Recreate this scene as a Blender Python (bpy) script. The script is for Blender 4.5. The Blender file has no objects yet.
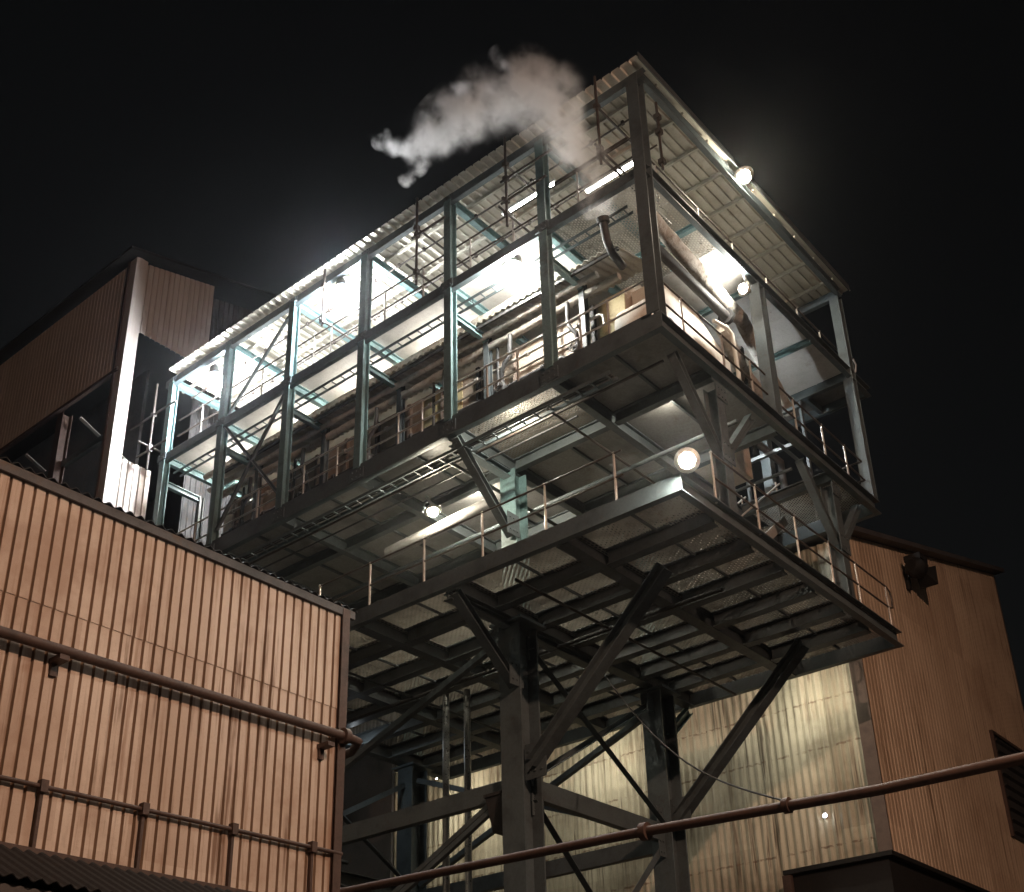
import bpy, math, random
from mathutils import Vector as V, noise as mnoise
random.seed(7)
S = bpy.context.scene
COL = S.collection
PI = math.pi

# ------------------------------------------------------------------ materials
class NT:
    """small helper round a node tree"""
    def __init__(s, name):
        s.m = bpy.data.materials.new(name); s.m.use_nodes = True
        s.t = s.m.node_tree; s.t.nodes.clear()
        s.out = s.n('ShaderNodeOutputMaterial')
        s.pos = s.n('ShaderNodeNewGeometry').outputs['Position']
    def n(s, ty, **k):
        x = s.t.nodes.new(ty)
        for a, b in k.items(): setattr(x, a, b)
        return x
    def l(s, a, b): s.t.links.new(a, b)
    def put(s, sock, v):
        if hasattr(v, 'is_output'): s.l(v, sock)
        else: sock.default_value = v
    def math(s, op, a, b=0.0, c=None, clamp=False):
        x = s.n('ShaderNodeMath', operation=op, use_clamp=clamp)
        s.put(x.inputs[0], a); s.put(x.inputs[1], b)
        if c is not None: s.put(x.inputs[2], c)
        return x.outputs[0]
    def scale(s, vec, xyz):
        x = s.n('ShaderNodeVectorMath', operation='MULTIPLY'); s.put(x.inputs[0], vec); x.inputs[1].default_value = xyz
        return x.outputs[0]
    def noise(s, vec, scale, detail=4, rough=.6, dist=0):
        x = s.n('ShaderNodeTexNoise'); s.put(x.inputs['Vector'], vec)
        x.inputs['Scale'].default_value = scale; x.inputs['Detail'].default_value = detail
        x.inputs['Roughness'].default_value = rough; x.inputs['Distortion'].default_value = dist
        return x.outputs['Fac']
    def ramp(s, f, a, b):
        x = s.n('ShaderNodeMapRange', interpolation_type='SMOOTHSTEP'); s.put(x.inputs[0], f)
        x.inputs[1].default_value = a; x.inputs[2].default_value = b
        return x.outputs[0]
    def mix(s, f, a, b):
        x = s.n('ShaderNodeMix', data_type='RGBA'); s.put(x.inputs[0], f)
        s.put(x.inputs[6], a if hasattr(a, 'is_output') else (*a, 1)); s.put(x.inputs[7], b if hasattr(b, 'is_output') else (*b, 1))
        return x.outputs[2]
    def bump(s, h, strength=.3, dist=.02):
        x = s.n('ShaderNodeBump'); s.put(x.inputs['Height'], h)
        x.inputs['Strength'].default_value = strength; x.inputs['Distance'].default_value = dist
        return x.outputs[0]
    def bsdf(s, col, rough=.6, metal=0., normal=None, spec=.4):
        x = s.n('ShaderNodeBsdfPrincipled')
        s.put(x.inputs['Base Color'], col if hasattr(col, 'is_output') else (*col, 1))
        s.put(x.inputs['Roughness'], rough); x.inputs['Metallic'].default_value = metal
        x.inputs['Specular IOR Level'].default_value = spec
        if normal is not None: s.l(normal, x.inputs['Normal'])
        return x.outputs[0]
    def done(s, sh): s.l(sh, s.out.inputs['Surface']); return s.m

def weathered(name, base, dark, stain=None, scale=1.2, rough=.6, metal=0., streak=0., lo=.45, hi=.75, fine=22., bump=.15, amount=1.):
    t = NT(name)
    big = t.noise(t.pos, scale, 5, .65)
    c = t.mix(t.ramp(big, lo, hi), base, dark)
    fn = t.noise(t.pos, fine, 3, .6)
    c = t.mix(t.math('MULTIPLY', t.ramp(fn, .35, .75), .35), c, dark)
    if stain:
        if streak: sv = t.noise(t.scale(t.pos, (3., 3., 3. / streak)), 1.3, 5, .7)
        else: sv = t.noise(t.pos, scale * 3.1, 5, .7, .4)
        c = t.mix(t.math('MULTIPLY', t.ramp(sv, .55, .75), amount), c, stain)
    r = t.math('MULTIPLY_ADD', fn, .25, rough - .12)
    return t.done(t.bsdf(c, r, metal, t.bump(fn, bump, .01)))

M = {}
M['teal_steel'] = weathered('teal_steel', (.13, .215, .22), (.06, .09, .092), (.07, .04, .025), 1.5, .5, streak=4, amount=.5)
M['grey_steel'] = weathered('grey_steel', (.082, .104, .112), (.046, .056, .060), (.06, .04, .028), 1.8, .45, amount=.5)
M['deck_steel'] = weathered('deck_steel', (.066, .078, .082), (.036, .041, .042), (.04, .025, .015), 2.2, .5, amount=.5)
M['floor_plate'] = weathered('floor_plate', (.19, .185, .18), (.09, .085, .08), (.10, .065, .04), .9, .5, amount=.6)
M['mid_plate'] = weathered('mid_plate', (.48, .46, .43), (.33, .31, .28), (.25, .18, .12), .8, .6, amount=.5)
M['roof_sheet'] = weathered('roof_sheet', (.56, .53, .46), (.36, .33, .27), (.24, .17, .11), .7, .5, amount=.6)
M['purlin_steel'] = weathered('purlin_steel', (.42, .40, .34), (.24, .22, .18), None, 2., .5)
M['rust'] = weathered('rust', (.075, .046, .036), (.038, .024, .019), (.11, .06, .038), 3., .6, amount=.6)
M['scaffold_tube'] = weathered('scaffold_tube', (.055, .043, .036), (.03, .023, .02), None, 4., .5)
M['galvanised'] = weathered('galvanised', (.50, .47, .43), (.30, .27, .24), (.2, .12, .07), 3., .35, metal=.4, amount=.5)
M['rail_brown'] = weathered('rail_brown', (.06, .045, .036), (.03, .022, .018), None, 4., .45)
M['brown_vessel'] = weathered('brown_vessel', (.36, .305, .245), (.22, .165, .125), (.17, .10, .065), .9, .65, lo=.4, hi=.7, streak=3, amount=.7)
M['vessel_rib'] = weathered('vessel_rib', (.20, .16, .13), (.10, .075, .06), None, 2., .6)
M['yellow_lagging'] = weathered('yellow_lagging', (.42, .36, .20), (.25, .20, .11), (.12, .08, .05), 1.5, .7, streak=2)
M['cream_plate'] = weathered('cream_plate', (.66, .63, .56), (.50, .46, .39), (.28, .2, .12), 1.0, .5, amount=.5)
M['black_pipe'] = weathered('black_pipe', (.045, .045, .045), (.022, .02, .02), (.06, .035, .02), 4., .62)
M['silver_pipe'] = weathered('silver_pipe', (.42, .43, .42), (.22, .23, .23), None, 3., .3, metal=.75)
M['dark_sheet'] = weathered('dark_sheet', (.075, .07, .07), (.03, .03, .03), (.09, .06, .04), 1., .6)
M['enamel'] = weathered('enamel', (.55, .54, .50), (.40, .38, .34), (.3, .2, .12), 6., .4, amount=.4)
M['tar_sheet'] = weathered('tar_sheet', (.011, .0105, .0105), (.007, .007, .007), (.02, .014, .01), 1.5, .7)
M['asphalt'] = weathered('asphalt', (.055, .053, .05), (.03, .03, .03), (.08, .07, .06), .6, .85, fine=60, bump=.4)
M['lamp_grey'] = weathered('lamp_grey', (.42, .43, .42), (.28, .28, .27), None, 6., .4)

def lagging():
    t = NT('pipe_lagging')
    a = t.noise(t.pos, 9, 5, .7); b = t.noise(t.pos, 2.2, 4, .6)
    c = t.mix(t.ramp(b, .35, .7), (.52, .49, .44), (.34, .30, .25))
    c = t.mix(t.math('MULTIPLY', t.ramp(a, .5, .72), .7), c, (.14, .09, .06))
    return t.done(t.bsdf(c, .8, 0, t.bump(a, .9, .05)))
M['pipe_lagging'] = lagging()

def cladding(name, base, pale, stain, k=1., band=None):
    """painted box-profile sheet: sheet-to-sheet tone, rain streaks, rust runs, screw rows; `axis` runs along the wall"""
    t = NT(name)
    p = t.pos
    tone = t.noise(t.scale(p, (.9, .9, .04)), 1.0, 2, .5)
    c = t.mix(t.ramp(tone, .35, .65), base, pale)
    sx = t.n('ShaderNodeSeparateXYZ'); t.l(p, sx.inputs[0])
    wn = t.n('ShaderNodeTexWhiteNoise', noise_dimensions='2D'); cv = t.n('ShaderNodeCombineXYZ')
    t.put(cv.inputs[0], t.math('FLOOR', t.math('DIVIDE', t.math('ADD', sx.outputs[0], sx.outputs[1]), 1.068)))
    t.put(cv.inputs[1], t.math('FLOOR', t.math('DIVIDE', t.math('ADD', sx.outputs[2], .35), 3.1))); t.l(cv.outputs[0], wn.inputs['Vector'])
    c = t.mix(t.math('MULTIPLY', wn.outputs['Value'], .38), c, stain)
    big = t.noise(p, .55, 5, .65)
    c = t.mix(t.math('MULTIPLY', t.ramp(big, .45, .72), .45 * k), c, stain)
    drip = t.noise(t.scale(p, (9., 9., .35)), 1., 4, .65)
    patch = t.noise(t.scale(p, (.7, .7, .5)), 1., 4, .6)
    c = t.mix(t.math('MULTIPLY', t.math('MULTIPLY', t.ramp(drip, .50, .66), t.ramp(patch, .40, .62)), min(1., .75 * k)), c, tuple(x * .7 for x in stain))
    run = t.noise(t.scale(p, (4., 4., .22)), 1., 5, .7)
    c = t.mix(t.math('MULTIPLY', t.ramp(run, .52, .72), .6 * k), c, stain)
    fine = t.noise(p, 30, 3, .6)
    c = t.mix(t.math('MULTIPLY', t.ramp(fine, .5, .8), .22), c, stain)
    if band:
        sp = t.n('ShaderNodeSeparateXYZ'); t.l(p, sp.inputs[0])
        z = t.math('FRACT', t.math('DIVIDE', sp.outputs[2], band))
        line = t.math('MULTIPLY', t.math('LESS_THAN', t.math('ABSOLUTE', t.math('SUBTRACT', z, .5)), .022), t.ramp(t.noise(p, 6, 3), .42, .6))
        c = t.mix(t.math('MULTIPLY', line, .7), c, (.10, .05, .025))
    r = t.math('MULTIPLY_ADD', fine, .3, .42)
    return t.done(t.bsdf(c, r, 0, t.bump(fine, .12, .01), .35))
M['shed_cladding'] = cladding('shed_cladding', (.54, .45, .37), (.61, .52, .435), (.29, .18, .12), 1.5)
M['groove_shade_grime'] = cladding('groove_shade_grime', (.31, .215, .145), (.36, .255, .18), (.17, .105, .065), .8)  # darker groove brown: grime plus rib shade put into the colour
M['hall_cladding'] = cladding('hall_cladding', (.40, .365, .275), (.50, .455, .35), (.13, .10, .065), 1.5, 1.15)
M['gable_cladding'] = cladding('gable_cladding', (.52, .40, .29), (.58, .45, .33), (.30, .20, .13), 1.2)
M['tall_cladding'] = cladding('tall_cladding', (.70, .58, .48), (.75, .63, .53), (.45, .34, .26), .6)
M['white_cladding'] = cladding('white_cladding', (.62, .58, .55), (.68, .64, .60), (.36, .28, .24), .6)

def grating(name, pitch_x, pitch_y, open_x, open_y, base):
    t = NT(name)
    sp = t.n('ShaderNodeSeparateXYZ'); t.l(t.pos, sp.inputs[0])
    fy = t.math('FRACT', t.math('DIVIDE', sp.outputs[1], pitch_y))
    row = t.math('FLOOR', t.math('DIVIDE', sp.outputs[1], pitch_y))
    sh = t.math('MULTIPLY', t.math('MODULO', row, 2.), .5)
    fx = t.math('FRACT', t.math('ADD', t.math('DIVIDE', sp.outputs[0], pitch_x), sh))
    hole = t.math('MULTIPLY', t.math('LESS_THAN', t.math('ABSOLUTE', t.math('SUBTRACT', fx, .5)), open_x / 2),
                  t.math('LESS_THAN', t.math('ABSOLUTE', t.math('SUBTRACT', fy, .5)), open_y / 2))
    n = t.noise(t.pos, 1.3, 5, .65)
    c = t.mix(t.ramp(n, .4, .7), base, tuple(x * .55 for x in base))
    c = t.mix(t.math('MULTIPLY', t.ramp(t.noise(t.pos, 5, 4), .55, .75), .5), c, (.14, .085, .05))
    sur0 = t.bsdf(c, .55, .2)
    tl = t.n('ShaderNodeBsdfTranslucent'); t.l(c, tl.inputs[0]); ms = t.n('ShaderNodeMixShader'); ms.inputs[0].default_value = .15
    t.l(sur0, ms.inputs[1]); t.l(tl.outputs[0], ms.inputs[2]); sur = ms.outputs[0]
    tr = t.n('ShaderNodeBsdfTransparent'); mx = t.n('ShaderNodeMixShader')
    t.l(hole, mx.inputs[0]); t.l(sur, mx.inputs[1]); t.l(tr.outputs[0], mx.inputs[2])
    return t.done(mx.outputs[0])
M['deck_grating'] = grating('deck_grating', .11, .06, .70, .66, (.36, .34, .30))
M['floor_grating'] = grating('floor_grating', .085, .05, .74, .68, (.40, .38, .34))

def emit(name, col, strength):
    t = NT(name); e = t.n('ShaderNodeEmission'); e.inputs[0].default_value = (*col, 1); e.inputs[1].default_value = strength
    return t.done(e.outputs[0])

# ------------------------------------------------------------------ mesh builder
def perp(d, up=(0, 0, 1)):
    d = d.normalized(); u = V(up)
    if abs(d.dot(u)) > .98: u = V((0, 1, 0)) if abs(d.y) < .9 else V((1, 0, 0))
    s = d.cross(u).normalized(); return d, s, s.cross(d).normalized()

class MB:
    def __init__(s): s.v = []; s.f = []; s.sm = []; s.mi = []
    def add(s, vs, fs, smooth=False):
        b = len(s.v); s.v += [V(x) for x in vs]; s.f += [[i + b for i in f] for f in fs]; s.sm += [smooth] * len(fs); s.mi += [0] * len(fs)
        return s
    def box(s, lo, hi):
        (a, b, c), (d, e, f) = lo, hi
        return s.add([(a, b, c), (d, b, c), (d, e, c), (a, e, c), (a, b, f), (d, b, f), (d, e, f), (a, e, f)],
                     [(0, 3, 2, 1), (4, 5, 6, 7), (0, 1, 5, 4), (1, 2, 6, 5), (2, 3, 7, 6), (3, 0, 4, 7)])
    def prism(s, p0, p1, prof, up=(0, 0, 1)):
        """extrude a closed 2-D profile (side, up) from p0 to p1"""
        p0, p1 = V(p0), V(p1); d, sd, u = perp(p1 - p0, up); n = len(prof)
        vs = [p + sd * a + u * b for p in (p0, p1) for a, b in prof]
        fs = [(i, (i + 1) % n, n + (i + 1) % n, n + i) for i in range(n)]
        return s.add(vs, fs + [list(range(n))[::-1], list(range(n, 2 * n))])
    def bar(s, p0, p1, w, h, up=(0, 0, 1)):
        a, b = w / 2, h / 2
        return s.prism(p0, p1, [(-a, -b), (a, -b), (a, b), (-a, b)], up)
    def ibeam(s, p0, p1, w, h, up=(0, 0, 1), tf=.025, tw=.02):
        a, b, c = w / 2, h / 2, tw / 2
        return s.prism(p0, p1, [(-a, -b), (a, -b), (a, -b + tf), (c, -b + tf), (c, b - tf), (a, b - tf), (a, b), (-a, b), (-a, b - tf), (-c, b - tf), (-c, -b + tf), (-a, -b + tf)], up)
    def channel(s, p0, p1, w, h, up=(0, 0, 1), t=.02, flip=1):
        a, b = w / 2, h / 2
        pr = [(-a, -b), (a, -b), (a, -b + t), (-a + t, -b + t), (-a + t, b - t), (a, b - t), (a, b), (-a, b)]
        if flip < 0: pr = [(-x, y) for x, y in pr][::-1]
        return s.prism(p0, p1, pr, up)
    def angle(s, p0, p1, w, t=.014, up=(0, 0, 1)):
        a = w / 2
        return s.prism(p0, p1, [(-a, -a), (a, -a), (a, -a + t), (-a + t, -a + t), (-a + t, a), (-a, a)], up)
    def tube(s, pts, r, n=10, rough=0., cap=True):
        pts = [V(p) for p in pts]; rings = []; pd = None
        for i, p in enumerate(pts):
            d = (pts[min(i + 1, len(pts) - 1)] - pts[max(i - 1, 0)])
            d, sd, u = perp(d)
            if pd is not None:
                sd = (pd - d * pd.dot(d)).normalized(); u = sd.cross(d)
            pd = sd; rr = r[i] if isinstance(r, (list, tuple)) else r
            ring = []
            for k in range(n):
                a = 2 * PI * k / n; q = p + (sd * math.cos(a) + u * math.sin(a)) * rr
                if rough: q += (q - p) * rough * mnoise.noise(q * 3.5) + (q - p) * rough * .6 * mnoise.noise(q * 9)
                ring.append(q)
            rings.append(ring)
        vs = [q for ring in rings for q in ring]
        fs = [(i * n + k, i * n + (k + 1) % n, (i + 1) * n + (k + 1) % n, (i + 1) * n + k) for i in range(len(pts) - 1) for k in range(n)]
        s.add(vs, fs, True)
        if cap: s.add(rings[0], [list(range(n))[::-1]]); s.add(rings[-1], [list(range(n))])
        return s
    def dome(s, c, axis, r, n=10, m=4, squash=1.):
        d, sd, u = perp(V(axis)); c = V(c); vs = []; fs = []
        for j in range(m):
            b = PI / 2 * j / m
            for k in range(n):
                a = 2 * PI * k / n
                vs.append(c + (sd * math.cos(a) + u * math.sin(a)) * r * math.cos(b) + d * r * squash * math.sin(b))
        vs.append(c + d * r * squash)
        for j in range(m - 1):
            for k in range(n): fs.append((j * n + k, j * n + (k + 1) % n, (j + 1) * n + (k + 1) % n, (j + 1) * n + k))
        fs += [((m - 1) * n + k, (m - 1) * n + (k + 1) % n, m * n) for k in range(n)]
        return s.add(vs, fs, True)
    def corr(s, o, across, along, nrm, W, L, pitch, depth, cut=None, sine=False, th=.012, seg=1, sag=0.):
        """corrugated sheet: profile runs `across` for W, ribs run `along` for L(a); nrm points outward"""
        o, ac, al, nr = V(o), V(across).normalized(), V(along).normalized(), V(nrm).normalized()
        pr = []; k = int(round(W / pitch)); pitch = W / k
        for i in range(k):
            b = i * pitch
            if sine: pr += [(b + pitch * j / 6, depth * .5 * (1 - math.cos(2 * PI * j / 6))) for j in range(6)]
            else: pr += [(b, 0), (b + pitch * .11, 0), (b + pitch * .19, depth), (b + pitch * .92, depth)]
        pr.append((W, 0))
        n = len(pr); vs = []; fs = []
        for off in (0, -th):
            for j in range(seg + 1):
                for a, h in pr:
                    ln = L(a) if callable(L) else L
                    st = cut(a) if cut else 0.
                    y = st + (ln - st) * j / seg
                    vs.append(o + ac * a + al * y + nr * (h + off))
        m = n * (seg + 1); gi = []
        for j in range(seg):
            for i in range(n - 1):
                q = j * n + i
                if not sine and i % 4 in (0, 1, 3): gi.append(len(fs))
                fs.append((q, q + 1, q + n + 1, q + n)); fs.append((m + q, m + q + n, m + q + n + 1, m + q + 1))
        for i in range(n - 1):
            fs.append((i, m + i, m + i + 1, i + 1)); q = seg * n + i; fs.append((q, q + 1, m + q + 1, m + q))
        for j in range(seg):
            for i in (0, n - 1):
                q = j * n + i; fs.append((q, q + n, m + q + n, m + q))
        k0 = len(s.f); s.add(vs, fs)
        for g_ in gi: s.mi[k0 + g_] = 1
        return s
    def build(s, name, mat, parent=None, groove_mat=None, **props):
        lo = V([min(v[i] for v in s.v) for i in range(3)]); hi = V([max(v[i] for v in s.v) for i in range(3)])
        c = (lo + hi) / 2
        me = bpy.data.meshes.new(name); me.from_pydata([v - c for v in s.v], [], s.f); me.update()
        me.polygons.foreach_set('use_smooth', s.sm)
        import bmesh
        bm = bmesh.new(); bm.from_mesh(me); bmesh.ops.recalc_face_normals(bm, faces=bm.faces); bm.to_mesh(me); bm.free()
        o = bpy.data.objects.new(name, me); COL.objects.link(o)
        me.materials.append(M[mat] if isinstance(mat, str) else mat)
        if groove_mat:
            me.materials.append(M[groove_mat]); me.polygons.foreach_set('material_index', s.mi)
        if parent is not None:
            o.parent = parent
            w = V(parent.location)
            if parent.parent is not None: w = w + V(parent.parent.location)
            o.location = c - w
        else: o.location = c
        for k, v in props.items(): o[k] = v
        return o

def thing(name, loc, label, category, group=None):
    o = bpy.data.objects.new(name, None); COL.objects.link(o); o.location = loc; o.empty_display_size = .3
    o['label'] = label; o['category'] = category
    if group: o['group'] = group
    return o
def tag(o, label, category, group=None):
    o['label'] = label; o['category'] = category
    if group: o['group'] = group
    return o
def lerp(a, b, t): return V(a) + (V(b) - V(a)) * t

# ------------------------------------------------------------------ levels of the tower (metres; ground at 0)
ZD, ZU, ZM, ZR = 12.28, 15.80, 19.40, 21.64          # lower deck, upper floor, middle floor, roof beam underside
YC = [0, 2.4, 5.0, 7.65, 10.2, 12.7, 15.1]           # column lines of the long face
XE = 8.73
CX = (1.95, 6.9)                                     # main columns

# ------------------------------------------------------------------ ground
g = MB().add([(-300, -300, 0), (300, -300, 0), (300, 300, 0), (-300, 300, 0)], [(0, 1, 2, 3)]).build('ground', 'asphalt')
g['kind'] = 'structure'

# ------------------------------------------------------------------ steel tower
T = thing('steel_tower', (CX[0], 5, 0), 'tall open steel-framed process tower with roof, floors and grated lower deck in the centre', 'industrial tower')

def col(x, y, z0, z1, w=.26, mat='grey_steel', up=(0, 1, 0), h=None):
    MB().ibeam((x, y, z0), (x, y, z1), w, h or w, up, .025, .02).build('column', mat, T)
# main columns to the ground
for x in CX:
    for y in (5.0, 12.7):
        m = MB().ibeam((x, y, 0), (x, y, 11.93), .52, .58, (1, 0, 0), .04, .03)
        m.box((x - .27, y - .24, 0), (x - .255, y + .24, 11.93)); m.box((x + .255, y - .24, 0), (x + .27, y + .24, 11.93))
        m.box((x - .4, y - .4, 11.87), (x + .4, y + .4, 11.925))
        m.build('column', 'grey_steel', T)
        MB().ibeam((x, y, ZD), (x, y, ZU - .34), .4, .4, (1, 0, 0), .03, .03).build('column', 'teal_steel', T)
for x in (2.2, 6.95): col(x, .22, ZD, ZU - .34, .28)
# upper columns, long face, short face and far face
for y in YC:
    col(0, y, ZU, ZR + (.05 if y else .12), .2 if y else .26, 'teal_steel' if y else 'grey_steel', (1, 0, 0))
    col(XE, y, ZU, ZR, .24, 'grey_steel', (1, 0, 0))
col(4.26, 0, ZU, ZM - .22, .26, 'grey_steel', (1, 0, 0))
for y in YC[1:]: col(5.2, y, ZM + .02, ZR, .2, 'teal_steel', (1, 0, 0))

# upper floor framing
def edge(p0, p1, w, h, mat='grey_steel', name='edge_beam', flip=1): MB().channel(p0, p1, w, h, (0, 0, 1), .02, flip).build(name, mat, T)
zb = ZU - .17
edge((0, -.13, zb), (0, 15.3, zb), .14, .34, flip=1)
edge((.07, -.06, zb), (XE + .15, -.06, zb), .14, .34)
edge((XE + .08, .02, zb), (XE + .08, 15.3, zb), .14, .34)
for y in YC[1:]: MB().ibeam((.08, y, zb), (XE, y, zb), .16, .3).build('floor_beam', 'deck_steel', T)
for x in (1.95, 4.4, 6.9):
    for a, b in zip(YC[:-1], YC[1:]):
        MB().ibeam((x, a + .09, zb + .01), (x, b - .09, zb + .01), .15, .27).build('joist', 'deck_steel', T)
# upper floor plates: two per bay, one bay of open grating
xs = [0.075, 1.95, 4.4, 6.9, XE]
for i, (a, b) in enumerate(zip(YC[:-1], YC[1:])):
    for j, (c, d) in enumerate(zip(xs[:-1], xs[1:])):
        open_bay = (i, j) in ((1, 0), (0, 3), (1, 3), (1, 2))
        if (i, j) == (0, 2): continue            # stair well
        MB().box((c + .006, a + .006, ZU - .012), (d - .006, b - .006, ZU + .004)).build('floor_panel', 'floor_grating' if open_bay else 'floor_plate', T)
        if not open_bay:
            mid = (a + b) / 2
            MB().bar((c + .08, mid, ZU - .05), (d - .08, mid, ZU - .05), .05, .06).build('stiffener', 'deck_steel', T)
# kick plate along the two open edges
MB().box((-.02, .1, ZU + .01), (-.01, 15.1, ZU + .12)).build('kick_plate', 'grey_steel', T)
# cable tray slung under the long edge
tr = MB()
for x in (.16, .42): tr.bar((x, 1.2, 15.24), (x, 15.2, 15.24), .03, .07)
for k in range(40): tr.bar((.16, 1.3 + k * .35, 15.23), (.42, 1.3 + k * .35, 15.23), .03, .025)
ct = tr.build('cable_tray', 'grey_steel', T)
cb = MB()
for k, x in enumerate((.22, .27, .33)): cb.tube([(x + .01 * math.sin(i * 1.7 + k), 1.25 + i * .7, 15.275) for i in range(20)], .02, 6)
cb.build('cables', 'black_pipe', ct)
hg = MB()
for y in YC[1:]: hg.bar((.29, y - .14, 15.28), (.29, y - .14, 15.45), .02, .02, (1, 0, 0))
hg.build('hanger', 'grey_steel', ct)

# middle floor
zm = ZM - .12
edge((0, -.1, zm), (0, 15.3, zm), .12, .24); edge((.06, -.05, zm), (9.7, -.05, zm), .12, .26)
edge((XE, .02, zm), (XE, 15.3, zm), .12, .22); edge((9.66, .02, zm), (9.66, 2.4, zm), .1, .22)
MB().bar((XE + .1, 1.2, zm), (9.6, 1.2, zm), .1, .2).build('outrigger', 'grey_steel', T)
for y in YC[1:]: MB().ibeam((.06, y, zm - .02), (XE - .06, y, zm - .02), .13, .2).build('floor_beam', 'teal_steel', T)
for x in (1.95, 4.4, 6.9):
    MB().ibeam((x, .02, zm + .02), (x, 15.2, zm + .02), .10, .14).build('joist', 'teal_steel', T)
for a, b in zip(YC[:-1], YC[1:]):
    for c, d in ((.07, 2.9), (2.9, 5.8), (5.8, 8.66)):
        MB().box((c + .006, a + .006, ZM - .01), (d - .006, b - .006, ZM + .006)).build('floor_panel', 'floor_grating' if c < 1 and a < 1 else 'mid_plate', T)
tr = MB()
for x in (.3, .5): tr.bar((x, .6, 18.98), (x, 15.1, 18.98), .025, .06)
for k in range(46): tr.bar((.3, .7 + k * .31, 18.97), (.5, .7 + k * .31, 18.97), .025, .02)
tr.build('cable_tray', 'grey_steel', T)
MB().box((8.8, .03, ZM - .012), (9.6, 2.4, ZM + .004)).build('floor_panel', 'floor_plate', T)

# roof: edge beams, rafters, purlins, corrugated sheet with an uneven rim
zr = ZR + .1
edge((0, -.25, zr), (0, 15.4, zr), .12, .22); edge((.06, -.12, zr), (XE, -.12, zr), .12, .24); edge((XE, -.05, zr), (XE, 15.3, zr), .12, .22)
for y in YC[1:]: MB().ibeam((.06, y, zr - .02), (XE - .06, y, zr - .02), .14, .2).build('rafter', 'teal_steel', T)
for k in range(9):
    x = .55 + k * .97
    MB().channel((x, -.2, ZR + .25), (x, 15.5, ZR + .25), .06, .09, (0, 0, 1), .012).build('purlin', 'purlin_steel', T)
MB().corr((-.28, -.3, ZR + .30), (0, 1, 0), (1, 0, 0), (0, 0, 1), 15.3, XE + .60, .22, .045, seg=1).build('roof_sheet', 'roof_sheet', T)
fl = MB().box((-.3, -.33, ZR + .20), (XE + .2, -.305, ZR + .375)); fl.build('roof_flashing', 'deck_steel', T)
for x, z in ((-.012, 20.2),):
    pass

# lower deck
zd = ZD - .16
edge((-.15, -.28, zd), (-.15, 12.9, zd), .14, .32, flip=1)
edge((-.08, -.22, zd), (8.36, -.22, zd), .14, .34); edge((8.3, -.15, zd), (8.3, 12.9, zd), .14, .32)
YD = [-.2, 2.3, 4.95, 7.4, 10.0, 12.7]
for y in YD[1:]: MB().ibeam((-.07, y, zd - .005), (8.22, y, zd - .02), .26, .35).build('floor_beam', 'deck_steel', T)
XJ = [1.15, 2.4, 3.6, 4.8, 6.0, 7.15]
for x in XJ:
    for a, b in zip(YD[:-1], YD[1:]):
        MB().ibeam((x, a + .14, zd + .01), (x, b - .14, zd - .02), .22, .33).build('joist', 'deck_steel', T)
xg = [-.08] + XJ + [8.22]
for a, b in zip(YD[:-1], YD[1:]):
    for c, d in zip(xg[:-1], xg[1:]):
        MB().box((c + .01, a + .01, ZD - .022), (d - .01, b - .01, ZD)).build('grating_panel', 'deck_grating', T)
    mid = (a + b) / 2
    for c, d in zip(xg[:-1], xg[1:]):
        MB().bar((c + .09, mid, ZD - .05), (d - .09, mid, ZD - .05), .035, .05).build('grating_bearer', 'deck_steel', T)

# low-level ties and bracing between the main columns
zt = 8.62
MB().channel((1.95 + .28, 5.0, zt), (6.9 - .28, 5.0, zt), .18, .38, flip=-1).build('tie_beam', 'grey_steel', T)
MB().channel((1.95, 5.3, zt), (1.95, 12.4, zt), .18, .36).build('tie_beam', 'grey_steel', T)
MB().channel((6.9, 5.3, zt - .15), (6.9, 12.4, zt - .15), .18, .36).build('tie_beam', 'deck_steel', T)
MB().channel((2.25, 12.7, zt), (6.6, 12.7, zt), .18, .34).build('tie_beam', 'deck_steel', T)
def brace(p0, p1, w, name='cross_brace', mat='grey_steel', kind='bar', h=None):
    m = MB()
    if kind == 'angle': m.angle(p0, p1, w)
    elif kind == 'pair': m.angle(p0, p1, w); m.angle(V(p0) + V((0, .06, .1)), V(p1) + V((0, .06, .1)), w)
    elif kind == 'i': m.ibeam(p0, p1, w, h or w, (0, 0, 1), .02, .02)
    else: m.bar(p0, p1, w, h or w)
    return m.build(name, mat, T)
brace((2.2, 4.86, 11.5), (6.65, 4.86, 8.8), .13, kind='angle'); brace((2.2, 5.08, 8.8), (6.65, 5.08, 11.6), .11, kind='angle')
brace((2.2, 4.9, 8.42), (4.55, 4.9, 6.3), .14, kind='angle'); brace((6.65, 5.0, 8.42), (4.5, 5.0, 6.3), .14, kind='angle')
brace((2.2, 4.9, 2.6), (4.5, 4.9, 6.2), .14, kind='angle'); brace((6.65, 5.0, 2.6), (4.55, 5.0, 6.2), .14, kind='angle')
brace((1.95, 5.25, 11.8), (1.95, 10.6, 9.9), .13, kind='angle'); brace((1.9, 5.28, 8.5), (1.9, 9.3, 6.5), .10, kind='pair')
brace((6.9, 5.28, 11.5), (6.9, 12.4, 8.8), .13, kind='angle'); brace((6.8, 5.28, 8.8), (6.8, 12.4, 11.5), .13, kind='angle')
brace((2.2, 12.6, 11.4), (6.6, 12.6, 8.9), .13, kind='angle'); brace((6.6, 12.75, 11.4), (2.2, 12.75, 8.9), .13, kind='angle')
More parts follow.
